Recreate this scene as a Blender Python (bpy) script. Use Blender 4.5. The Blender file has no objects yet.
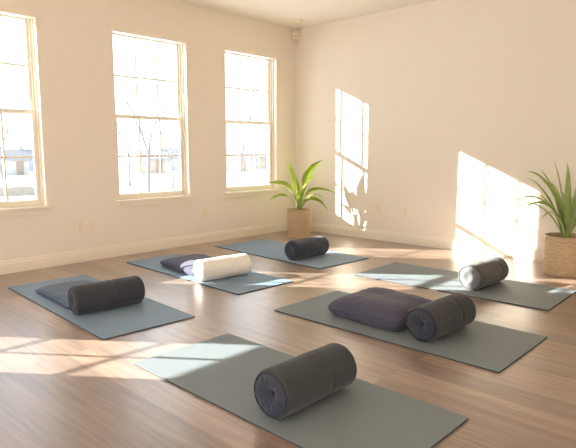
import bpy, bmesh, math, random
from mathutils import Vector, Matrix, noise

C = bpy.context.scene.collection
S = bpy.context.scene
PI = math.pi
R = math.radians

# ------------------------------------------------------------------ helpers
def obj(name, bm, mat, parent=None, smooth=False, auto=None):
    me = bpy.data.meshes.new(name)
    bmesh.ops.recalc_face_normals(bm, faces=bm.faces)
    bm.to_mesh(me); bm.free()
    mats = mat if isinstance(mat, (list, tuple)) else [mat]
    for m in mats:
        me.materials.append(m)
    if smooth:
        for p in me.polygons:
            p.use_smooth = True
    if auto is not None:
        me.set_sharp_from_angle(angle=R(auto))
    o = bpy.data.objects.new(name, me)
    C.objects.link(o)
    if parent:
        o.parent = parent
    return o

def empty(name, loc=(0, 0, 0), rz=0.0):
    o = bpy.data.objects.new(name, None)
    o.empty_display_size = 0.1
    o.location = loc; o.rotation_euler = (0, 0, rz)
    C.objects.link(o)
    return o

def tag(o, label, cat, group=None):
    o['label'] = label; o['category'] = cat
    if group:
        o['group'] = group
    return o

def struct(o):
    o['kind'] = 'structure'
    return o

def bm_box(bm, x0, x1, y0, y1, z0, z1, bevel=0.0):
    r = bmesh.ops.create_cube(bm, size=1.0)
    vs = r['verts']
    for v in vs:
        v.co = Vector((x0 + (v.co.x + .5) * (x1 - x0), y0 + (v.co.y + .5) * (y1 - y0), z0 + (v.co.z + .5) * (z1 - z0)))
    if bevel > 0:
        es = list({e for v in vs for e in v.link_edges})
        bmesh.ops.bevel(bm, geom=es, offset=bevel, segments=2, profile=.7, affect='EDGES')
    return bm

def box(*a, **k):
    return bm_box(bmesh.new(), *a, **k)

def lathe(bm, prof, seg=48, cap0=False, cap1=False):
    rings = []
    for (r, z) in prof:
        rings.append([bm.verts.new((r * math.cos(2 * PI * i / seg), r * math.sin(2 * PI * i / seg), z)) for i in range(seg)])
    for a, b in zip(rings, rings[1:]):
        for i in range(seg):
            bm.faces.new((a[i], a[(i + 1) % seg], b[(i + 1) % seg], b[i]))
    if cap0: bm.faces.new(rings[0][::-1])
    if cap1: bm.faces.new(rings[-1])
    return rings

def tube(bm, pts, rads, seg=8, closed=False):
    pts = [Vector(p) for p in pts]
    n = len(pts)
    rings = []
    up = Vector((0.13, 0.31, 0.94)).normalized()
    for i, p in enumerate(pts):
        if closed:
            t = (pts[(i + 1) % n] - pts[i - 1]).normalized()
        else:
            t = (pts[min(i + 1, n - 1)] - pts[max(i - 1, 0)]).normalized()
        a = t.cross(up)
        if a.length < 1e-3: a = t.cross(Vector((1, 0, 0)))
        a.normalize(); b = t.cross(a)
        r = rads[i] if isinstance(rads, (list, tuple)) else rads
        rings.append([bm.verts.new(p + a * (r * math.cos(2 * PI * k / seg)) + b * (r * math.sin(2 * PI * k / seg))) for k in range(seg)])
    m = n if closed else n - 1
    for i in range(m):
        A, B = rings[i], rings[(i + 1) % n]
        for k in range(seg):
            bm.faces.new((A[k], A[(k + 1) % seg], B[(k + 1) % seg], B[k]))
    if not closed:
        bm.faces.new(rings[0][::-1]); bm.faces.new(rings[-1])

# ------------------------------------------------------------------ materials
def srgb(r, g, b):
    f = lambda c: (c / 255 / 12.92) if c / 255 <= .04045 else ((c / 255 + .055) / 1.055) ** 2.4
    return (f(r), f(g), f(b), 1)

class NT:
    def __init__(s, name):
        s.m = bpy.data.materials.new(name); s.m.use_nodes = True
        s.t = s.m.node_tree; s.t.nodes.clear()
        s.out = s.n('ShaderNodeOutputMaterial')
    def n(s, typ, **k):
        nd = s.t.nodes.new(typ)
        for a, b in k.items(): setattr(nd, a, b)
        return nd
    def l(s, a, b): s.t.links.new(a, b)

def simple(name, col, rough=.6, spec=.5, bump=0.0, bscale=200, var=0.0, vscale=6, metallic=0, sheen=0, stretch=(1, 1, 1)):
    t = NT(name)
    p = t.n('ShaderNodeBsdfPrincipled')
    p.inputs['Base Color'].default_value = col
    p.inputs['Roughness'].default_value = rough
    p.inputs['Specular IOR Level'].default_value = spec
    p.inputs['Metallic'].default_value = metallic
    if sheen:
        p.inputs['Sheen Weight'].default_value = sheen
        p.inputs['Sheen Roughness'].default_value = .5
    t.l(p.outputs[0], t.out.inputs[0])
    tc = t.n('ShaderNodeTexCoord')
    mp = t.n('ShaderNodeMapping'); mp.inputs['Scale'].default_value = stretch
    t.l(tc.outputs['Object'], mp.inputs[0])
    if var:
        nz = t.n('ShaderNodeTexNoise'); nz.inputs['Scale'].default_value = vscale; nz.inputs['Detail'].default_value = 4
        t.l(mp.outputs[0], nz.inputs['Vector'])
        mx = t.n('ShaderNodeMix', data_type='RGBA')
        mx.inputs['A'].default_value = [c * (1 - var) for c in col[:3]] + [1]
        mx.inputs['B'].default_value = [min(1, c * (1 + var)) for c in col[:3]] + [1]
        t.l(nz.outputs['Fac'], mx.inputs['Factor'])
        t.l(mx.outputs['Result'], p.inputs['Base Color'])
    if bump:
        nb = t.n('ShaderNodeTexNoise'); nb.inputs['Scale'].default_value = bscale; nb.inputs['Detail'].default_value = 3
        t.l(mp.outputs[0], nb.inputs['Vector'])
        bp = t.n('ShaderNodeBump'); bp.inputs['Strength'].default_value = bump; bp.inputs['Distance'].default_value = .004
        t.l(nb.outputs['Fac'], bp.inputs['Height']); t.l(bp.outputs[0], p.inputs['Normal'])
    return t.m

WALL = simple('cream_wall_paint', srgb(234, 223, 207), rough=.75, spec=.25, bump=.05, bscale=90)
CEIL = simple('ceiling_paint', srgb(242, 234, 218), rough=.8, spec=.2)
TRIM = simple('cream_trim_paint', srgb(236, 225, 206), rough=.45, spec=.4)
VINYL = simple('white_window_vinyl', srgb(236, 228, 210), rough=.35, spec=.45)
EXTW = simple('exterior_render', srgb(205, 196, 184), rough=.85)
PLATE = simple('outlet_plastic', srgb(232, 218, 192), rough=.35)
SLOT = simple('outlet_slot', srgb(150, 134, 114), rough=.6)

def wood():
    t = NT('plank_floor')
    p = t.n('ShaderNodeBsdfPrincipled')
    t.l(p.outputs[0], t.out.inputs[0])
    tc = t.n('ShaderNodeTexCoord')
    br = t.n('ShaderNodeTexBrick'); br.offset = .37; br.offset_frequency = 1
    br.inputs['Color1'].default_value = (0, 0, 0, 1); br.inputs['Color2'].default_value = (1, 1, 1, 1)
    br.inputs['Mortar'].default_value = (.5, .5, .5, 1)
    br.inputs['Scale'].default_value = 1; br.inputs['Mortar Size'].default_value = .0012
    br.inputs['Mortar Smooth'].default_value = .2; br.inputs['Bias'].default_value = 0
    br.inputs['Brick Width'].default_value = 1.55; br.inputs['Row Height'].default_value = .17
    t.l(tc.outputs['Object'], br.inputs['Vector'])
    # grain, stretched along the planks
    mp = t.n('ShaderNodeMapping'); mp.inputs['Scale'].default_value = (1.3, 22, 1)
    t.l(tc.outputs['Object'], mp.inputs[0])
    off = t.n('ShaderNodeVectorMath', operation='MULTIPLY_ADD')
    off.inputs[1].default_value = (9, 9, 9)
    t.l(br.outputs['Color'], off.inputs[0]); t.l(mp.outputs[0], off.inputs[2])
    nz = t.n('ShaderNodeTexNoise'); nz.inputs['Scale'].default_value = 1.6; nz.inputs['Detail'].default_value = 6; nz.inputs['Roughness'].default_value = .6
    nz.inputs['Distortion'].default_value = .6
    t.l(off.outputs[0], nz.inputs['Vector'])
    cr = t.n('ShaderNodeValToRGB')
    e = cr.color_ramp.elements
    e[0].position = .25; e[0].color = srgb(*WOOD[0])
    e[1].position = .78; e[1].color = srgb(*WOOD[2])
    m = cr.color_ramp.elements.new(.5); m.color = srgb(*WOOD[1])
    t.l(nz.outputs['Fac'], cr.inputs[0])
    # plank to plank tone
    hv = t.n('ShaderNodeMix', data_type='RGBA', blend_type='MULTIPLY'); hv.inputs['Factor'].default_value = 1
    tone = t.n('ShaderNodeValToRGB')
    te = tone.color_ramp.elements
    te[0].color = (.70, .68, .66, 1); te[1].color = (1.12, 1.08, 1.04, 1)
    t.l(br.outputs['Color'], tone.inputs[0])
    t.l(cr.outputs[0], hv.inputs['A']); t.l(tone.outputs[0], hv.inputs['B'])
    seam = t.n('ShaderNodeMix', data_type='RGBA')
    seam.inputs['B'].default_value = srgb(70, 48, 34)
    sf = t.n('ShaderNodeMath', operation='MULTIPLY'); sf.inputs[1].default_value = .6
    t.l(br.outputs['Fac'], sf.inputs[0]); t.l(sf.outputs[0], seam.inputs['Factor'])
    t.l(hv.outputs['Result'], seam.inputs['A'])
    t.l(seam.outputs['Result'], p.inputs['Base Color'])
    p.inputs['Roughness'].default_value = .36
    p.inputs['Specular IOR Level'].default_value = 1.0
    bp = t.n('ShaderNodeBump'); bp.inputs['Strength'].default_value = .12; bp.inputs['Distance'].default_value = .002
    t.l(nz.outputs['Fac'], bp.inputs['Height']); t.l(bp.outputs[0], p.inputs['Normal'])
    p.inputs['Coat Weight'].default_value = .6; p.inputs['Coat Roughness'].default_value = .28
    return t.m
WOOD = [(117, 98, 87), (149, 127, 112), (176, 154, 137)]
FLOOR = wood()

def glass():
    t = NT('window_glass')
    tr = t.n('ShaderNodeBsdfTransparent'); tr.inputs[0].default_value = (.96, .97, .965, 1)
    gl = t.n('ShaderNodeBsdfGlossy'); gl.inputs['Roughness'].default_value = .01
    lw = t.n('ShaderNodeLayerWeight'); lw.inputs['Blend'].default_value = .5
    pw = t.n('ShaderNodeMath', operation='POWER'); pw.inputs[1].default_value = 5
    ma = t.n('ShaderNodeMath', operation='MULTIPLY_ADD'); ma.inputs[1].default_value = .9; ma.inputs[2].default_value = .03
    t.l(lw.outputs['Facing'], pw.inputs[0]); t.l(pw.outputs[0], ma.inputs[0])
    mx = t.n('ShaderNodeMixShader')
    t.l(ma.outputs[0], mx.inputs[0]); t.l(tr.outputs[0], mx.inputs[1]); t.l(gl.outputs[0], mx.inputs[2])
    t.l(mx.outputs[0], t.out.inputs[0])
    return t.m
GLASS = glass()

def mat_mat(name, col):
    return simple(name, col, rough=.62, spec=.4, bump=.12, bscale=700, var=.05, vscale=5)
MAT_BLUE = mat_mat('slate_blue_mat_foam', srgb(124, 144, 162))
MAT_GREY = mat_mat('grey_green_mat_foam', srgb(120, 130, 134))
MAT_EDGE = simple('dark_mat_edge', srgb(62, 66, 68), rough=.8)

def fabric(name, col, var=.12):
    return simple(name, col, rough=.85, spec=.25, bump=.25, bscale=420, var=var, vscale=14, sheen=.15)
F_CHAR = fabric('charcoal_fabric', srgb(56, 58, 63))
F_CHARW = fabric('warm_charcoal_fabric', srgb(60, 62, 66))
F_CHARB = fabric('blue_charcoal_fabric', srgb(56, 61, 72))
F_GREY = fabric('mid_grey_fabric', srgb(92, 90, 88))
F_LGREY = fabric('pale_grey_fabric', srgb(112, 114, 115))
F_WHITE = fabric('white_cotton', srgb(240, 234, 224), .04)
F_NAVY = fabric('navy_grey_fabric', srgb(70, 72, 92))
F_PLUM = fabric('plum_grey_fabric', srgb(74, 72, 90))
F_BLUEGREY = fabric('blue_grey_blanket', srgb(78, 92, 112))
F_DARK = fabric('dark_piping', srgb(38, 37, 42))

def leaf_mat(name, c0, c1):
    t = NT(name)
    tc = t.n('ShaderNodeTexCoord')
    nz = t.n('ShaderNodeTexNoise'); nz.inputs['Scale'].default_value = 9
    t.l(tc.outputs['Object'], nz.inputs['Vector'])
    mx = t.n('ShaderNodeMix', data_type='RGBA'); mx.inputs['A'].default_value = c0; mx.inputs['B'].default_value = c1
    t.l(nz.outputs['Fac'], mx.inputs['Factor'])
    p = t.n('ShaderNodeBsdfPrincipled'); p.inputs['Roughness'].default_value = .42
    t.l(mx.outputs['Result'], p.inputs['Base Color'])
    tl = t.n('ShaderNodeBsdfTranslucent')
    t.l(mx.outputs['Result'], tl.inputs[0])
    ms = t.n('ShaderNodeMixShader'); ms.inputs[0].default_value = .42
    t.l(p.outputs[0], ms.inputs[1]); t.l(tl.outputs[0], ms.inputs[2])
    t.l(ms.outputs[0], t.out.inputs[0])
    return t.m
LEAF_A = leaf_mat('bright_broad_leaf', srgb(146, 176, 60), srgb(212, 222, 100))
LEAF_B = leaf_mat('green_strap_leaf', srgb(156, 180, 100), srgb(216, 224, 158))
STEM = simple('pale_green_stem', srgb(150, 166, 96), rough=.5)
SOIL = simple('potting_soil', srgb(62, 46, 34), rough=.95, bump=.8, bscale=60, var=.4, vscale=40)

def basket():
    t = NT('woven_basket')
    p = t.n('ShaderNodeBsdfPrincipled'); p.inputs['Roughness'].default_value = .75
    tc = t.n('ShaderNodeTexCoord')
    nz = t.n('ShaderNodeTexNoise'); nz.inputs['Scale'].default_value = 26; nz.inputs['Detail'].default_value = 4
    mp = t.n('ShaderNodeMapping'); mp.inputs['Scale'].default_value = (1, 1, 3.5)
    t.l(tc.outputs['Object'], mp.inputs[0]); t.l(mp.outputs[0], nz.inputs['Vector'])
    mx = t.n('ShaderNodeMix', data_type='RGBA')
    mx.inputs['A'].default_value = srgb(160, 134, 102); mx.inputs['B'].default_value = srgb(214, 186, 150)
    t.l(nz.outputs['Fac'], mx.inputs['Factor'])
    t.l(mx.outputs['Result'], p.inputs['Base Color']); t.l(p.outputs[0], t.out.inputs[0])
    bp = t.n('ShaderNodeBump'); bp.inputs['Strength'].default_value = .4; bp.inputs['Distance'].default_value = .004
    t.l(nz.outputs['Fac'], bp.inputs['Height']); t.l(bp.outputs[0], p.inputs['Normal'])
    return t.m
BASKET = basket()

# ------------------------------------------------------------------ room shell
RX, RY, H, WT = 7.6, -8.8, 2.945, .20      # room: x 0..RX, y RY..0, height H

def wall_holes(axis, p_in, p_out, a0, a1, z0, z1, holes):
    """a wall slab with rectangular openings; axis 'x': plane of constant x, runs along y."""
    bm = bmesh.new()
    A = sorted({a0, a1, *[h[0] for h in holes], *[h[1] for h in holes]})
    Z = sorted({z0, z1, *[h[2] for h in holes], *[h[3] for h in holes]})
    def P(p, a, z): return (p, a, z) if axis == 'x' else (a, p, z)
    V = {}
    def v(k, i, j):
        if (k, i, j) not in V: V[(k, i, j)] = bm.verts.new(P((p_in, p_out)[k], A[i], Z[j]))
        return V[(k, i, j)]
    def solid(i, j):
        if i < 0 or j < 0 or i >= len(A) - 1 or j >= len(Z) - 1: return False
        ca, cz = (A[i] + A[i + 1]) / 2, (Z[j] + Z[j + 1]) / 2
        return not any(h[0] < ca < h[1] and h[2] < cz < h[3] for h in holes)
    for i in range(len(A) - 1):
        for j in range(len(Z) - 1):
            if not solid(i, j): continue
            for k in (0, 1):
                bm.faces.new((v(k, i, j), v(k, i + 1, j), v(k, i + 1, j + 1), v(k, i, j + 1)))
            if not solid(i - 1, j): bm.faces.new((v(0, i, j), v(1, i, j), v(1, i, j + 1), v(0, i, j + 1)))
            if not solid(i + 1, j): bm.faces.new((v(0, i + 1, j), v(1, i + 1, j), v(1, i + 1, j + 1), v(0, i + 1, j + 1)))
            if not solid(i, j - 1): bm.faces.new((v(0, i, j), v(1, i, j), v(1, i + 1, j), v(0, i + 1, j)))
            if not solid(i, j + 1): bm.faces.new((v(0, i, j + 1), v(1, i, j + 1), v(1, i + 1, j + 1), v(0, i + 1, j + 1)))
    return bm

SILL, HEAD, MEET = .63, 2.53, 1.572
WIN = [(-4.73, -3.76), (-2.94, -1.972), (-1.352, -.403)]
W0 = (-7.17, -6.34, .48, 1.66)
holes = [(a, b, SILL, HEAD) for a, b in WIN] + [W0]
struct(obj('wall_left', wall_holes('x', 0, -WT, RY, 0, -.3, H + .2, holes), WALL))
for (ya, dp) in ((WIN[0][0], .17), (WIN[1][0], .17), (WIN[2][0], .29)):
    struct(obj('sun_block_pier', box(-WT - dp, -WT, ya - .22, ya, -.3, H + .2), EXTW))  # unseen piers added outside to narrow the sun patches on the back wall
struct(obj('wall_back', box(-WT, RX + WT, 0, WT, -.3, H + .2), WALL))
struct(obj('wall_right', box(RX, RX + WT, RY, 0, -.3, H + .2), WALL))
NEAR = [(.5, 2.5, .2, 2.4), (2.9, 4.9, .2, 2.4), (5.3, 7.3, .2, 2.4)]
struct(obj('wall_front', wall_holes('y', RY, RY - WT, -WT, RX + WT, -.3, H + .2, NEAR), WALL))
struct(obj('floor', box(0, RX, RY, 0, -.12, 0), FLOOR))
struct(obj('ceiling', box(0, RX, RY, 0, H, H + .15), CEIL))

def baseboard(name, horizontal, a0, a1):
    prof = [(0, 0), (.016, 0), (.016, .095), (.011, .108), (.011, .122), (.004, .132), (0, .132)]
    bm = bmesh.new()
    ends = []
    for a in (a0, a1):
        ends.append([bm.verts.new((d, a, z) if not horizontal else (a, -d, z)) for d, z in prof])
    n = len(prof)
    for i in range(n):
        bm.faces.new((ends[0][i], ends[0][(i + 1) % n], ends[1][(i + 1) % n], ends[1][i]))
    bm.faces.new(ends[0]); bm.faces.new(ends[1][::-1])
    return struct(obj(name, bm, TRIM))
baseboard('baseboard_left', False, RY, 0)
baseboard('baseboard_back', True, .016, RX)

# ------------------------------------------------------------------ windows
def window(n, y0, y1, z0=SILL, z1=HEAD, meet=MEET, cols=3, rows=(2, 2)):
    t = empty('window_%d' % n, (0, (y0 + y1) / 2, z0)); struct(t)
    w = (y1 - y0) / 2; h = z1 - z0
    fx0, fx1 = -.15, -.085
    bm = bmesh.new()
    st = .03
    bm_box(bm, fx0, fx1, -w, -w + st, 0, h); bm_box(bm, fx0, fx1, w - st, w, 0, h)
    bm_box(bm, fx0, fx1, -w + st, w - st, h - st, h); bm_box(bm, fx0, fx1, -w + st, w - st, 0, st)
    obj('frame', bm, VINYL, t)
    m = (meet or z0) - z0
    sashes = [('fixed_sash', -.142, -.112, st, h - st)] if meet is None else [('upper_sash', -.142, -.112, m - .02, h - st), ('lower_sash', -.112, -.08, st, m + .022)]
    for nm, x0, x1, za, zb in sashes:
        bm = bmesh.new(); s = .034
        ya, yb = -w + st * .8, w - st * .8
        bm_box(bm, x0, x1, ya, ya + s, za, zb, .003); bm_box(bm, x0, x1, yb - s, yb, za, zb, .003)
        bm_box(bm, x0, x1, ya + s, yb - s, zb - s * 1.1, zb, .003); bm_box(bm, x0, x1, ya + s, yb - s, za, za + s * 1.1, .003)
        sash = obj(nm, bm, VINYL, t)
        bm = bmesh.new()
        xm = (x0 + x1) / 2; g = .0095
        for k in range(1, cols):
            yy = ya + s + (yb - ya - 2 * s) * k / cols
            bm_box(bm, xm - .009, xm + .009, yy - g, yy + g, za + s, zb - s)
        nr = rows[1] if nm == 'lower_sash' else rows[0]
        for k in range(1, nr):
            zz = za + (zb - za) * k / nr
            bm_box(bm, xm - .0085, xm + .0085, ya + s, yb - s, zz - g, zz + g)
        obj('muntins', bm, VINYL, sash)
        obj('pane', box(xm - .002, xm + .002, ya + s * .8, yb - s * .8, za + s * .8, zb - s * .8), GLASS, sash)
    # head rail inside the opening
    bm = box(-.075, .026, -w - .006, w + .006, h - .058, h + .008, .006)
    obj('head_rail', bm, TRIM, t)
    # jamb liner on the side seen from the room
    bm = bmesh.new()
    bm_box(bm, -.085, -.055, w - .014, w, .005, h - .06, .002)
    bm_box(bm, -.085, -.055, -w, -w + .014, .005, h - .06, .002)
    obj('jamb_liner', bm, VINYL, t)
    bm = bmesh.new()
    bm_box(bm, -.083, .035, -w - .045, w + .045, -.024, .004, .006)
    sl = obj('sill', bm, TRIM, t)
    obj('apron', box(0, .016, -w - .03, w + .03, -.075, -.024, .004), TRIM, sl)
    return t
for i, (a, b) in enumerate(WIN):
    window(i + 1, a, b)
window(4, W0[0], W0[1], W0[2], W0[3], None, cols=2, rows=(4, 4))

# ------------------------------------------------------------------ small wall fittings
def outlet(loc, axis, label):
    t = empty('wall_outlet', loc, 0 if axis == 'x' else -PI / 2)
    tag(t, label, 'outlet', None)
    obj('cover_plate', box(0, .007, -.036, .036, -.058, .058, .003), PLATE, t)
    for dz in (.024, -.024):
        s = obj('socket', box(.006, .0095, -.017, .017, dz - .015, dz + .015, .002), PLATE, t)
        bm = bmesh.new()
        bm_box(bm, .0093, .0099, -.008, -.0055, dz - .003, dz + .008)
        bm_box(bm, .0093, .0099, .0055, .008, dz - .003, dz + .008)
        bm_box(bm, .0093, .0099, -.002, .002, dz - .011, dz - .007)
        obj('slot', bm, SLOT, s)
outlet((0, -3.42, .385), 'x', 'cream wall outlet low on the window wall between the near and middle windows')
outlet((0, -3.30, .385), 'x', 'cream wall outlet just right of another outlet between the near and middle windows')
outlet((0, -1.72, .385), 'x', 'cream wall outlet low on the window wall between the middle and far windows')
outlet((1.50, 0, .42), 'y', 'cream wall outlet on the back wall, closer to the corner plant')
outlet((1.92, 0, .41), 'y', 'pale wall outlet on the back wall, closer to the big sun patch')

t = tag(empty('motion_sensor', (.0, 0, 2.845)), 'small cream motion sensor mounted high in the room corner', 'sensor')
bm = bmesh.new()
vs = [[bm.verts.new((x, y, z)) for x, y in ((.0, .0), (.062, .0), (.0, -.062))] for z in (-.03, .03)]
bm.faces.new(vs[0]); bm.faces.new(vs[1][::-1])
for k in range(3): bm.faces.new((vs[0][k], vs[0][(k + 1) % 3], vs[1][(k + 1) % 3], vs[1][k]))
obj('bracket', bm, PLATE, t)
bm = box(-.04, .04, -.022, .026, -.062, .05, .012)
bmesh.ops.rotate(bm, verts=bm.verts, cent=(0, 0, 0), matrix=Matrix.Rotation(PI / 4, 3, 'Z'))
bmesh.ops.translate(bm, verts=bm.verts, vec=(.045, -.045, 0))
obj('housing', bm, PLATE, t)
bm = box(-.02, .02, -.004, .004, -.035, .0, .003)
bmesh.ops.rotate(bm, verts=bm.verts, cent=(0, 0, 0), matrix=Matrix.Rotation(PI / 4, 3, 'Z'))
bmesh.ops.translate(bm, verts=bm.verts, vec=(.045 + .0165, -.045 - .0165, 0))
obj('lens', bm, simple('sensor_lens', srgb(206, 190, 160), rough=.3), t)
bm = bmesh.new()
lathe(bm, [(.001, H - .035), (.03, H - .034), (.048, H - .026), (.055, H - .012), (.055, H)], 32)
t = tag(obj('smoke_detector', bm, PLATE, smooth=True, auto=40), 'small round cream smoke detector on the ceiling near the corner', 'smoke detector')
for v in t.data.vertices: v.co.z -= H
t.location = (.414, -.386, H)

# ------------------------------------------------------------------ yoga mats
def yoga_mat(cx, cy, L, W, rot, m, label):
    t = .009
    bm = bmesh.new()
    def rr(hx, hy, z, r=.012, n=5):
        out = []
        for sx, sy, a0 in ((1, 1, 0), (-1, 1, 90), (-1, -1, 180), (1, -1, 270)):
            for k in range(n + 1):
                a = R(a0 + 90 * k / n)
                out.append(bm.verts.new((sx * (hx - r) + r * math.cos(a), sy * (hy - r) + r * math.sin(a), z)))
        return out
    b0 = rr(L / 2, W / 2, .0005); b1 = rr(L / 2, W / 2, t - .001); b2 = rr(L / 2 - .0015, W / 2 - .0015, t)
    n = len(b0)
    bm.faces.new(b0[::-1]).material_index = 1
    for i in range(n):
        bm.faces.new((b0[i], b0[(i + 1) % n], b1[(i + 1) % n], b1[i])).material_index = 1
        bm.faces.new((b1[i], b1[(i + 1) % n], b2[(i + 1) % n], b2[i]))
    bm.faces.new(b2)
    o = obj('yoga_mat', bm, [m, MAT_EDGE])
    o.location = (cx, cy, 0); o.rotation_euler.z = R(rot)
    return tag(o, label, 'yoga mat', 'yoga mats on the floor')
yoga_mat(1.240, -1.490, 1.80, .80, -3.3, MAT_BLUE, 'blue grey yoga mat at the back, nearest the corner plant')
yoga_mat(1.330, -2.815, 1.88, .655, -1.8, MAT_BLUE, 'blue grey yoga mat under the white bolster and navy pillow')
yoga_mat(1.548, -4.092, 1.85, .70, -2.9, MAT_BLUE, 'slate blue yoga mat at far left under the folded flat cushion')
yoga_mat(3.772, -4.222, 1.66, .70, -.3, MAT_GREY, 'grey yoga mat in the foreground, closest to the viewer')
yoga_mat(3.640, -2.897, 1.71, .775, .2, MAT_GREY, 'grey green yoga mat under the puffy plum grey pillow')
yoga_mat(3.400, -1.515, 1.78, .785, 1.3, MAT_GREY, 'grey green yoga mat at back right, in front of the spiky plant')
MT = .009

# ------------------------------------------------------------------ bolsters
def max_z(v, z):
    return Vector((v.x, v.y, max(v.z, z)))

def bolster(p0, p1, rad, fab, endfab, label, seam=.62, squash=.97, seed=0, pleats=11, gather=True):
    """cylinder cushion lying on a mat, axis from p0 (near end) to p1 (far end)"""
    a = Vector((p0[0], p0[1], 0)); b = Vector((p1[0], p1[1], 0))
    L = (b - a).length; ang = math.atan2(b.y - a.y, b.x - a.x)
    mid = (a + b) / 2
    t = tag(empty('bolster', (mid.x, mid.y, MT + .0005), ang), label, 'bolster', 'bolsters on the mats')
    rnd = random.Random(seed)
    seg, N = 64, 46
    er = .014
    bm = bmesh.new(); rings = []
    off = Vector((seed * 7.3, seed * 3.1, 0))
    def shape(x, r, th):
        y, z = r * math.cos(th), r * math.sin(th)
        z *= squash
        # soft flat where it rests
        zb = z + rad * squash
        if zb < .012: zb = .012 * (zb / .012) ** 2 * .5 + .0 if zb > 0 else 0
        return Vector((x, y, zb))
    xs = []
    for i in range(7):
        q = i / 6 * PI / 2
        xs.append((-L / 2 + er * (1 - math.sin(q)), rad - er * (1 - math.cos(q - PI / 2 + PI / 2)) if False else rad - er + er * math.sin(q)))
    for i in range(1, N):
        xs.append((-L / 2 + er + (L - 2 * er) * i / N, rad))
    for i in range(7):
        q = PI / 2 - i / 6 * PI / 2
        xs.append((L / 2 - er * (1 - math.sin(q)), rad - er + er * math.sin(q)))
    # order: start ring is at the end face edge
    xs[:7] = [(-L / 2 + er * (1 - math.cos(i / 6 * PI / 2)), rad - er + er * math.sin(i / 6 * PI / 2)) for i in range(7)]
    xs[-7:] = [(L / 2 - er * (1 - math.cos(i / 6 * PI / 2)), rad - er + er * math.sin(i / 6 * PI / 2)) for i in range(6, -1, -1)]
    for (x, r) in xs:
        u = (x + L / 2) / L
        ring = []
        for k in range(seg):
            th = 2 * PI * k / seg
            n1 = noise.noise(Vector((x * 6, math.cos(th) * 1.2, math.sin(th) * 1.2)) + off)
            n2 = noise.noise(Vector((x * 34, math.cos(th) * 2.0, math.sin(th) * 2.0)) + off)
            rr = r + .0045 * n1 + .0016 * n2
            d = (u - seam) * L
            rr -= .003 * math.exp(-(d / .009) ** 2)
            rr += .0005 * math.exp(-((abs(d) - .03) / .02) ** 2)
            ring.append(bm.verts.new(shape(x, rr, th)))
        rings.append(ring)
    for A, B in zip(rings, rings[1:]):
        for k in range(seg):
            bm.faces.new((A[k], A[(k + 1) % seg], B[(k + 1) % seg], B[k]))
    e0 = [v.co.copy() for v in rings[0]]; e1 = [v.co.copy() for v in rings[-1]]
    body = obj('body', bm, fab, t, smooth=True)
    # stitched ring at the seam
    bm = bmesh.new()
    xsm = -L / 2 + seam * L
    tube(bm, [max_z(shape(xsm, rad - .0030, 2 * PI * k / 48), .003) for k in range(48)], .0028, 6, closed=True)
    obj('seam', bm, fab, body, smooth=True)
    for s, edge, nm in ((-1, e0, 'near'), (1, e1, 'far')):
        bm = bmesh.new()
        cen = Vector((s * (L / 2), 0, rad * squash))
        M = 14; prev = None
        rg = []
        for j in range(M):
            f = j / (M - 1)                      # 0 rim .. 1 centre
            ring = []
            for k in range(seg):
                th = 2 * PI * k / seg
                e = edge[k]
                p = cen.lerp(e, 1 - f * .93)
                p.x = s * L / 2
                bulge = .010 * math.sin(PI * min(1, f * 1.25)) - (.024 if gather else .004) * max(0, (f - .45) / .55) ** 1.6
                ph = pleats * th + 1.2 * math.sin(2 * th + seed)
                pl = (.0085 if gather else .002) * abs(math.sin(ph / 2)) ** .7 * math.sin(PI * min(1, f ** .8)) ** .8
                p.x += s * (bulge + pl - .003)
                ring.append(bm.verts.new(p))
            rg.append(ring)
        for A, B in zip(rg, rg[1:]):
            for k in range(seg):
                bm.faces.new((A[k], A[(k + 1) % seg], B[(k + 1) % seg], B[k]))
        bm.faces.new(rg[-1])
        cap = obj('end_panel', bm, endfab, t, smooth=True)
        bm = bmesh.new()
        tube(bm, [Vector((s * (L / 2 + .001), e.y, max(e.z, .0048))) for e in edge[::2]], .0045, 6, closed=True)
        obj('piping', bm, F_DARK if gather else fab, cap, smooth=True)
        if not gather: continue
        bm = bmesh.new()
        bmesh.ops.create_uvsphere(bm, u_segments=16, v_segments=8, radius=.011)
        bmesh.ops.scale(bm, verts=bm.verts, vec=(.5, 1, 1))
        bmesh.ops.translate(bm, verts=bm.verts, vec=(s * (L / 2 - .018), 0, rad * squash))
        obj('button', bm, F_DARK, cap, smooth=True)
    return t

bolster((1.61, -1.825), (1.625, -1.31), .108, F_CHARB, F_CHARB, 'blue charcoal bolster alone on the back mat near the corner plant', .7, seed=1, gather=False)
bolster((1.66, -3.125), (1.73, -2.60), .102, F_WHITE, F_WHITE, 'white bolster beside the navy pillow', .7, seed=2, gather=False)
bolster((1.81, -4.37), (1.86, -3.86), .108, F_CHAR, F_CHAR, 'dark charcoal bolster beside the thin flat blue grey cushion', .58, seed=3, gather=False)
bolster((3.960, -4.495), (3.968, -4.005), .115, F_CHARW, F_CHARB, 'large charcoal bolster in the foreground, alone on the closest grey mat', .63, seed=4)
bolster((3.945, -3.155), (3.975, -2.665), .115, F_CHARW, F_CHARB, 'charcoal bolster leaning against the puffy plum grey pillow', .66, seed=5)
bolster((3.605, -1.735), (3.635, -1.235), .115, F_GREY, F_LGREY, 'mid grey bolster with pale round end at back right', .75, seed=6, gather=False)

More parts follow.
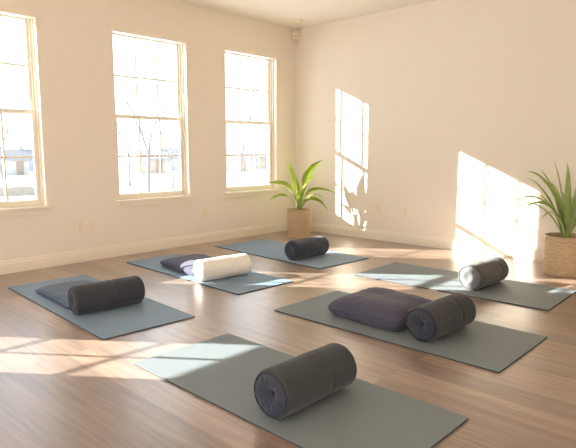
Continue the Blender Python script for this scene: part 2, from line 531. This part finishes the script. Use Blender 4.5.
# ------------------------------------------------------------------ pillows
def pillow(cx, cy, rot, w, d, h, fab, label, name='pillow', seed=0, corner=.10, droop_k=.75, edge_z=.3, shear=0.0, pw=.5, ex=3.2, rc=0.0):
    t = tag(empty(name, (cx, cy, MT), R(rot)), label, 'pillow' if name == 'pillow' else 'cushion')
    N = 44
    off = Vector((seed * 5.7, 1.3 * seed, 0))
    def edge(u, v):
        x = w / 2 * u * (1 - corner * (1 - v * v) * abs(u) ** 2)
        y = d / 2 * v * (1 - corner * (1 - u * u) * abs(v) ** 2)
        k = 1 - rc * (abs(u) * abs(v)) ** 4
        return (x + shear * y) * k, y * k
    ze = h * edge_z
    bm = bmesh.new(); top = {}; bot = {}
    def f(u, v):
        return (max(0, 1 - abs(u) ** ex) * max(0, 1 - abs(v) ** ex)) ** pw
    for i in range(N + 1):
        for j in range(N + 1):
            u = math.sin(PI / 2 * (2 * i / N - 1)); v = math.sin(PI / 2 * (2 * j / N - 1))
            x, y = edge(u, v); k = f(u, v)
            droop = ze * droop_k * max(0, abs(u) * abs(v) - .3) ** 1.5
            wr = noise.noise(Vector((x * 5, y * 5, 0)) + off) * .10 * h + noise.noise(Vector((x * 17, y * 9, 3)) + off) * .045 * h
            # puckers running in from the seam
            e = 1 - max(abs(u), abs(v))
            pk = .05 * h * math.sin((x if abs(v) > abs(u) else y) * 95 + 3 * noise.noise(Vector((x * 8, y * 8, 9)))) * math.exp(-e * 9) * min(1, e * 12)
            zt = ze - droop + (h - ze) * k + (wr + pk) * k ** .5
            zb = max(0.001, ze - droop - (ze) * min(1, k * 1.5))
            border = i in (0, N) or j in (0, N)
            top[i, j] = bm.verts.new((x, y, max(zt, .003)))
            bot[i, j] = top[i, j] if border else bm.verts.new((x, y, min(zb, max(zt, .003) - .0005)))
    for i in range(N):
        for j in range(N):
            bm.faces.new((top[i, j], top[i + 1, j], top[i + 1, j + 1], top[i, j + 1]))
            q = [bot[i, j], bot[i, j + 1], bot[i + 1, j + 1], bot[i + 1, j]]
            if len(set(q)) == 4:
                try: bm.faces.new(q)
                except ValueError: pass
    loop = [(i, 0) for i in range(N)] + [(N, j) for j in range(N)] + [(N - i, N) for i in range(N)] + [(0, N - j) for j in range(N)]
    pts = [top[k].co.copy() for k in loop]
    obj('cover', bm, fab, t, smooth=True)
    bm = bmesh.new()
    tube(bm, [p + Vector((0, 0, .001)) for p in pts], .0042, 6, closed=True)
    obj('piping', bm, fab, t, smooth=True)
    return t
pillow(3.475, -2.84, -4, .64, .60, .142, F_PLUM, 'puffy plum grey pillow leaning on the charcoal bolster', seed=1, edge_z=.42, corner=.03, pw=.34, droop_k=.25, ex=3.6, rc=.07)
pillow(1.22, -2.78, -6, .76, .52, .095, F_NAVY, 'soft navy grey pillow lying beside the white bolster', seed=2, edge_z=.5, corner=.03, pw=.34, droop_k=.25, rc=.06)
pillow(1.33, -4.10, -4, .70, .46, .062, F_BLUEGREY, 'thin flat blue grey cushion tucked behind the dark charcoal bolster', name='flat_cushion', seed=3, edge_z=.5, corner=.015, pw=.28)

# ------------------------------------------------------------------ potted plants
def bez(P, f):
    g = 1 - f
    return P[0] * g ** 3 + P[1] * 3 * g * g * f + P[2] * 3 * g * f * f + P[3] * f ** 3

def leaf(root, pts, width, mat, petiole=.3, roll=0.0, fold=.25, peak=.72, n=24, stemw=.006):
    """strap leaf along a cubic spine; pts are (right, away, up) in the plant's own frame"""
    P = [VR * a + VF * b + Vector((0, 0, c)) for a, b, c in pts]
    bm = bmesh.new(); rows = []
    for i in range(n + 1):
        f = i / n
        p = bez(P, f); q = bez(P, min(1, f + .02)) - bez(P, max(0, f - .02))
        td = q.normalized()
        sd = td.cross(Vector((0, 0, 1)))
        if sd.length < .15: sd = VR - td * VR.dot(td)
        sd.normalize(); up = sd.cross(td)
        c, s_ = math.cos(roll), math.sin(roll)
        sd, up = sd * c + up * s_, up * c - sd * s_
        if f < petiole:
            w = stemw
        else:
            g = (f - petiole) / (1 - petiole)
            w = stemw * (1 - g) + width / 2 * math.sin(PI * min(1, g ** peak)) ** .85
        w = max(w, .001)
        lift = fold * w; rp = .06 * w * math.sin(f * 37)
        rows.append([bm.verts.new(p - sd * w + up * (lift + rp)), bm.verts.new(p - sd * w * .5 + up * lift * .35), bm.verts.new(p),
                     bm.verts.new(p + sd * w * .5 + up * lift * .35), bm.verts.new(p + sd * w + up * (lift - rp))])
    for a, b in zip(rows, rows[1:]):
        for k in range(4):
            bm.faces.new((a[k], a[k + 1], b[k + 1], b[k]))
    o = obj('leaf', bm, mat, root, smooth=True)
    md = o.modifiers.new('thickness', 'SOLIDIFY'); md.thickness = .0016; md.offset = 0
    return o

def basket_pot(root, rb, rt, h, ridges):
    bm = bmesh.new()
    prof = [(.001, .004), (rb - .012, .004), (rb, .0)]
    n = ridges * 6
    for i in range(n + 1):
        f = i / n; z = .006 + (h - .006) * f
        r = rb + (rt - rb) * math.sin(f * PI / 2) ** .8 + .0034 * math.cos(2 * PI * ridges * f)
        prof.append((r, z))
    prof += [(rt - .004, h + .006), (rt - .014, h + .004), (rt - .018, h - .01), (rt - .022, h - .08), (.001, h - .082)]
    lathe(bm, prof, 64)
    pot = obj('basket_pot', bm, BASKET, root, smooth=True, auto=50)
    bm = bmesh.new()
    tube(bm, [((rt - .004) * math.cos(2 * PI * k / 64), (rt - .004) * math.sin(2 * PI * k / 64), h + .003) for k in range(64)], .009, 8, closed=True)
    obj('rim', bm, BASKET, pot, smooth=True)
    bm = bmesh.new()
    rr = []
    for j in range(8):
        rad = (rt - .024) * j / 7 + .0005
        rr.append((rad, h - .035 + .012 * math.cos(j / 7 * PI / 2) + .004 * math.sin(j * 5)))
    lathe(bm, rr, 32)
    obj('soil', bm, SOIL, pot, smooth=True)

# view-facing frame for describing the fans of leaves: right = direction to the camera's right
VR = Vector((.729, .684, 0)); VF = Vector((-.684, .729, 0))
def az_of(right, away):
    d = VR * right + VF * away
    return math.atan2(d.y, d.x)

pA = tag(empty('potted_plant', (.53, -.50, 0)), 'bright green broad-leaved plant in a woven basket pot in the room corner', 'potted plant')
basket_pot(pA, .158, .170, .372, 12)
zb = .36
Z = zb
LA = [  # spine points, width, where the blade starts, roll
    ([(-.01, 0, Z), (-.03, -.02, Z + .28), (-.07, -.03, Z + .48), (-.17, -.05, Z + .68)], .085, .48, 1.0),
    ([(.01, 0, Z), (.02, -.02, Z + .30), (.09, -.03, Z + .58), (.32, -.06, Z + .70)], .120, .42, .75),
    ([(.01, .02, Z), (.02, .02, Z + .28), (.06, .04, Z + .46), (.22, .06, Z + .47)], .075, .42, .6),
    ([(-.01, 0, Z), (-.05, -.04, Z + .30), (-.12, -.10, Z + .44), (-.46, -.16, Z + .39)], .085, .42, .65),
    ([(-.02, 0, Z), (-.12, -.06, Z + .26), (-.26, -.10, Z + .28), (-.43, -.14, Z + .13)], .062, .40, .5),
    ([(-.01, .02, Z), (-.06, .04, Z + .24), (-.14, .06, Z + .33), (-.30, .10, Z + .32)], .055, .40, -.3),
    ([(.01, 0, Z), (.05, -.02, Z + .24), (.18, -.05, Z + .40), (.51, -.10, Z + .24)], .090, .36, .45),
    ([(.02, 0, Z), (.08, -.05, Z + .18), (.22, -.12, Z + .26), (.39, -.16, Z + .02)], .105, .44, .6),
    ([(0, -.01, Z), (.0, -.04, Z + .16), (.03, -.07, Z + .28), (.11, -.14, Z + .35)], .055, .35, .4),
    ([(0, -.01, Z), (-.02, -.04, Z + .18), (-.02, -.07, Z + .34), (-.04, -.12, Z + .46)], .060, .40, .5),
    ([(0, .02, Z), (.02, .06, Z + .25), (.10, .10, Z + .42), (.25, .14, Z + .50)], .075, .42, .3),
    ([(0, .02, Z), (-.03, .06, Z + .25), (-.05, .10, Z + .40), (-.10, .16, Z + .50)], .07, .42, .3),
    ([(.01, -.02, Z), (.05, -.08, Z + .14), (.10, -.12, Z + .20), (.18, -.20, Z + .16)], .050, .40, .2),
    ([(-.01, -.02, Z), (-.04, -.06, Z + .16), (-.07, -.10, Z + .24), (-.12, -.16, Z + .25)], .045, .40, .3),
    ([(0, .02, Z), (.10, .08, Z + .22), (.22, .12, Z + .26), (.36, .14, Z + .16)], .065, .40, .1),
]
for pts, wd, pe, ro in LA:
    leaf(pA, pts, wd, LEAF_A, petiole=pe, roll=ro, stemw=.0075)
bm = bmesh.new()
for k in range(6):
    a = k * 1.05
    tube(bm, [(.02 * math.cos(a), .02 * math.sin(a), zb - .03), (.026 * math.cos(a), .026 * math.sin(a), zb + .08), (.04 * math.cos(a), .04 * math.sin(a), zb + .17)], [.013, .011, .006], 8)
obj('stem', bm, STEM, pA, smooth=True)

pB = tag(empty('potted_plant', (3.970, -.435, 0)), 'spiky narrow-leaved plant in a woven basket pot at the right edge', 'potted plant')
basket_pot(pB, .180, .190, .365, 13)
zb = .352
rnd = random.Random(11)
LB = [  # tip (right, away, up), how far the middle rides above the straight line, width
    (-.15, -.02, .76, .02, .070), (.14, -.03, .72, .03, .068), (-.38, -.02, .66, .10, .056), (-.34, .08, .60, .09, .050), (-.48, -.04, .37, .17, .050),
    (-.44, -.08, .27, .17, .046), (-.45, .10, .30, .17, .044), (-.22, .10, .68, .05, .056), (.02, .12, .74, .02, .060), (.28, .05, .62, .08, .056),
    (.40, -.03, .52, .12, .052), (.46, -.08, .36, .17, .048), (.44, .10, .30, .17, .046), (-.12, -.13, .46, .10, .050), (.13, -.14, .40, .11, .048),
    (-.28, -.14, .22, .15, .042), (.30, -.13, .24, .15, .042), (-.10, .18, .54, .08, .05), (.20, .17, .50, .09, .05), (-.05, -.08, .62, .03, .056),
    (.07, -.06, .66, .03, .058), (-.30, .15, .44, .13, .046),
]
for i, (r, a, u, bow, wd) in enumerate(LB):
    r *= 1.13
    b0 = Vector((.02 * r / abs(r), .02 * a / abs(a), zb + .03 * (i % 3)))
    tip = Vector((r, a, zb + u - .02))
    p1 = b0 + Vector((r * .20, a * .20, u * .36 + bow * .7)); p2 = b0 + Vector((r * .58, a * .58, u * .70 + bow * 1.3))
    leaf(pB, [tuple(b0), tuple(p1), tuple(p2), tuple(tip)], wd * .78, LEAF_B, petiole=0, roll=rnd.uniform(.2, .9) * (1 if r < 0 else 1), fold=.4, peak=.8, stemw=.008)
bm = bmesh.new()
tube(bm, [(0, 0, zb - .06), (0, 0, zb + .04), (0, 0, zb + .10)], [.036, .032, .018], 12)
obj('stem', bm, STEM, pB, smooth=True)

# ------------------------------------------------------------------ outdoors
GZ = -2.6
SNOW = simple('pale_snowy_ground', srgb(226, 226, 226), rough=.9, var=.06, vscale=.4)
struct(obj('ground', box(-320, -.2, -200, 260, GZ - .3, GZ), SNOW))
BARK = simple('grey_bark', srgb(124, 118, 112), rough=.9, var=.2, vscale=4)
SIDING = [simple('house_siding', srgb(168, 164, 158), rough=.8), simple('house_siding_tan', srgb(160, 148, 134), rough=.8), simple('house_siding_grey', srgb(146, 148, 152), rough=.8)]
ROOFM = simple('house_roof', srgb(128, 126, 126), rough=.9)
DARKG = simple('house_glass', srgb(140, 142, 144), rough=.4)
DOORM = simple('house_door', srgb(140, 120, 104), rough=.6)
HEDGE = simple('bare_hedge', srgb(150, 140, 124), rough=1, var=.3, vscale=3)

def house(x, y, rot, w, d, h, rh, mat, label):
    t = tag(empty('house', (x, y, GZ), R(rot)), label, 'house', 'houses across the snowy ground')
    bm = bmesh.new()
    vs = []
    for yy in (-w / 2, w / 2):
        vs.append([bm.verts.new(c) for c in ((-d / 2, yy, 0), (d / 2, yy, 0), (d / 2, yy, h), (0, yy, h + rh), (-d / 2, yy, h))])
    for k in range(5):
        bm.faces.new((vs[0][k], vs[0][(k + 1) % 5], vs[1][(k + 1) % 5], vs[1][k]))
    bm.faces.new(vs[0]); bm.faces.new(vs[1][::-1])
    obj('wall', bm, mat, t)
    bm = bmesh.new()
    for s in (1, -1):
        o = .35; th = .14
        dx = d / 2 + o; dz = -rh * o / (d / 2)
        q = [(0, h + rh), (s * dx, h + dz), (s * dx, h + dz + th), (0, h + rh + th)]
        e = [[bm.verts.new((a, yy, b)) for a, b in q] for yy in (-w / 2 - .3, w / 2 + .3)]
        for k in range(4):
            bm.faces.new((e[0][k], e[0][(k + 1) % 4], e[1][(k + 1) % 4], e[1][k]))
        bm.faces.new(e[0]); bm.faces.new(e[1][::-1])
    obj('roof', bm, ROOFM, t)
    n = max(2, int(w / 2.4))
    for k in range(n):
        yy = -w / 2 + w * (k + .5) / n
        if k == n // 2:
            obj('door', box(d / 2, d / 2 + .06, yy - .5, yy + .5, 0, 2.05), DOORM, t)
        else:
            f = obj('window', box(d / 2, d / 2 + .05, yy - .65, yy + .65, .9, 2.2), VINYL, t)
            obj('pane', box(d / 2 + .05, d / 2 + .06, yy - .56, yy + .56, .99, 2.11), DARKG, f)
    obj('chimney', box(-.4, .1, w * .25, w * .25 + .6, h + rh * .5, h + rh + .7), SIDING[1], t)

house(-83.6, 26.5, -21, 5.0, 5, 2.4, 1.3, SIDING[0], 'pale little house at the left edge of the nearest window view')
house(-98.4, 35.4, -22, 5.0, 5, 2.4, 1.4, SIDING[2], 'grey little house at the right of the nearest window view')
house(-74.1, 45.6, -33, 4.4, 5, 2.4, 1.2, SIDING[1], 'tan little house in the centre of the middle window view')
house(-80.0, 54.6, -35, 4.6, 5, 2.5, 1.5, SIDING[2], 'grey little house at the right of the middle window view')
house(-69.4, 60.1, -41, 4.6, 5, 2.4, 1.3, SIDING[0], 'pale little house in the left half of the far window view')
house(-74.8, 71.8, -44, 4.8, 5, 2.4, 1.2, SIDING[1], 'tan little house in the right half of the far window view')

def bare_tree(x, y, h, seed, label, spread=.42, r0=.11, depth=4, lean=0.0, clear=.28, wob=.09):
    rnd = random.Random(seed)
    t = tag(empty('bare_tree', (x, y, GZ)), label, 'tree', 'bare trees outside the windows')
    def branch(bm, p, d, l, r, lv):
        pts = [p]; n = 5; q = p.copy(); dd = d.copy()
        for i in range(n):
            dd = (dd + Vector((rnd.uniform(-1, 1), rnd.uniform(-1, 1), rnd.uniform(-.2, .6))) * (wob if lv == 0 else .09)).normalized()
            q = q + dd * l / n; pts.append(q.copy())
        tube(bm, pts, [r * (1 - .55 * i / n) for i in range(n + 1)], 6 if lv < 2 else 4)
        return pts, dd
    bm = bmesh.new()
    pts, d = branch(bm, Vector((0, 0, -.1)), Vector((lean, 0, 1)).normalized(), h * clear * 1.6, r0, 0)
    obj('trunk', bm, BARK, t, smooth=True)
    bm = bmesh.new()
    def grow(p, d, l, r, lv):
        pts, dd = branch(bm, p, d, l, r, lv)
        if lv >= depth: return
        k = 3 if lv < 3 else 2
        for i in range(k):
            a = rnd.uniform(0, 2 * PI)
            ax = Vector((math.cos(a), math.sin(a), rnd.uniform(-.2, .3)))
            nd = (dd + ax * rnd.uniform(.6, 1.2) * spread + Vector((0, 0, .15))).normalized()
            j = pts[-1] if i == 0 else pts[rnd.choice([3, 4])]
            grow(j, nd, l * rnd.uniform(.62, .82), r * .55, lv + 1)
    for i in range(4):
        a = i * 1.6 + rnd.uniform(-.3, .3)
        nd = (Vector((math.cos(a), math.sin(a), 0)) * spread * 1.4 + Vector((0, 0, 1))).normalized()
        grow(pts[-1] if i < 2 else pts[-2], nd, h * .24, r0 * .45, 1)
    obj('branches', bm, BARK, t, smooth=True)
bare_tree(-28.1, 15.4, 10.0, 3, 'tallest bare tree in the middle window view, branches reaching the upper sash', r0=.17)
bare_tree(-46.0, 24.5, 9.0, 8, 'smaller bare tree at the left of the middle window view', r0=.16)
bare_tree(-39.7, 25.6, 8.0, 12, 'smaller bare tree at the right of the middle window view', r0=.14)
bare_tree(-28.0, 23.8, 9.5, 5, 'bare tree in the view of the window nearest the corner', r0=.16)
bare_tree(-32.1, 7.3, 8.0, 9, 'bare tree at the left edge of the nearest window view', r0=.15)
bare_tree(-4.0, -3.50, 22.0, 21, 'tall unseen bare tree added outside the window wall to narrow the corner sun patch', r0=.155, wob=.004)  # out-of-view tree, added so its trunk cuts the sun patch by the corner
for (x, y, l, rz, lab) in ((-42.5, 11.3, 4, -18, 'low bare hedge on the snow in the nearest window view'),):
    bm = bmesh.new()
    bmesh.ops.create_grid(bm, x_segments=6, y_segments=40, size=.5)
    top = bm.verts[:]
    for v in top:
        xx, yy = v.co.x, v.co.y
        z = .75 * (1 - (abs(xx) * 2) ** 4) * (1 - (abs(yy) * 2) ** 12)
        v.co = Vector((xx * .9, yy * l, z + (.12 * noise.noise(Vector((xx * 5, yy * l * 2, l))) if z > .1 else 0)))
    o = tag(obj('hedge', bm, HEDGE), lab, 'hedge'); o.location = (x, y, GZ); o.rotation_euler.z = R(rz)

# ------------------------------------------------------------------ light
SUN_K, SUN_S = 1.33, .465
d = Vector((SUN_K, 1, -SUN_S * SUN_K)).normalized()
L = bpy.data.lights.new('sun', 'SUN'); L.energy = 21; L.angle = R(.4); L.color = (1, .965, .91)
o = bpy.data.objects.new('sun', L); C.objects.link(o)
o.rotation_euler = d.to_track_quat('-Z', 'Y').to_euler(); o.location = (-6, -6, 6)

w = bpy.data.worlds.new('sky'); S.world = w; w.use_nodes = True
nt = w.node_tree; nt.nodes.clear()
wo = nt.nodes.new('ShaderNodeOutputWorld'); bg = nt.nodes.new('ShaderNodeBackground')
tc = nt.nodes.new('ShaderNodeTexCoord'); sx = nt.nodes.new('ShaderNodeSeparateXYZ')
cr = nt.nodes.new('ShaderNodeValToRGB')
cr.color_ramp.elements[0].position = .0; cr.color_ramp.elements[0].color = (.93, .965, 1, 1)
cr.color_ramp.elements[1].position = .6; cr.color_ramp.elements[1].color = (.66, .80, 1, 1)
nt.links.new(tc.outputs['Generated'], sx.inputs[0]); nt.links.new(sx.outputs['Z'], cr.inputs[0])
nt.links.new(cr.outputs[0], bg.inputs[0]); bg.inputs[1].default_value = 2.2
nt.links.new(bg.outputs[0], wo.inputs[0])

def portal(name, loc, rot, sx_, sy_):
    A = bpy.data.lights.new(name, 'AREA'); A.shape = 'RECTANGLE'; A.size = sx_; A.size_y = sy_
    A.cycles.is_portal = True
    o = bpy.data.objects.new(name, A); C.objects.link(o); o.location = loc; o.rotation_euler = rot
for a, b in WIN:
    portal('window_portal', (-.17, (a + b) / 2, (SILL + HEAD) / 2), (0, -PI / 2, 0), HEAD - SILL, b - a)
for a, b, z0, z1 in NEAR:
    portal('window_portal', ((a + b) / 2, RY - .1, (z0 + z1) / 2), (PI / 2, 0, 0), b - a, z1 - z0)

# ------------------------------------------------------------------ camera
cam = bpy.data.cameras.new('camera'); cam.lens = 547.293 / 576 * 36; cam.sensor_width = 36; cam.clip_end = 400
co = bpy.data.objects.new('camera', cam); C.objects.link(co)
yaw, pitch = .753808, .134775
fw = Vector((-math.sin(yaw) * math.cos(pitch), math.cos(yaw) * math.cos(pitch), -math.sin(pitch)))
co.location = (5.5984, -6.1239, 1.2)
co.rotation_euler = fw.to_track_quat('-Z', 'Y').to_euler()
S.camera = co

S.view_settings.view_transform = 'Standard'
S.view_settings.look = 'None'
S.view_settings.gamma = 1
S.view_settings.use_curve_mapping = False
S.view_settings.exposure = 0.62
S.cycles.max_bounces = 12
S.cycles.diffuse_bounces = 6
S.cycles.transparent_max_bounces = 12
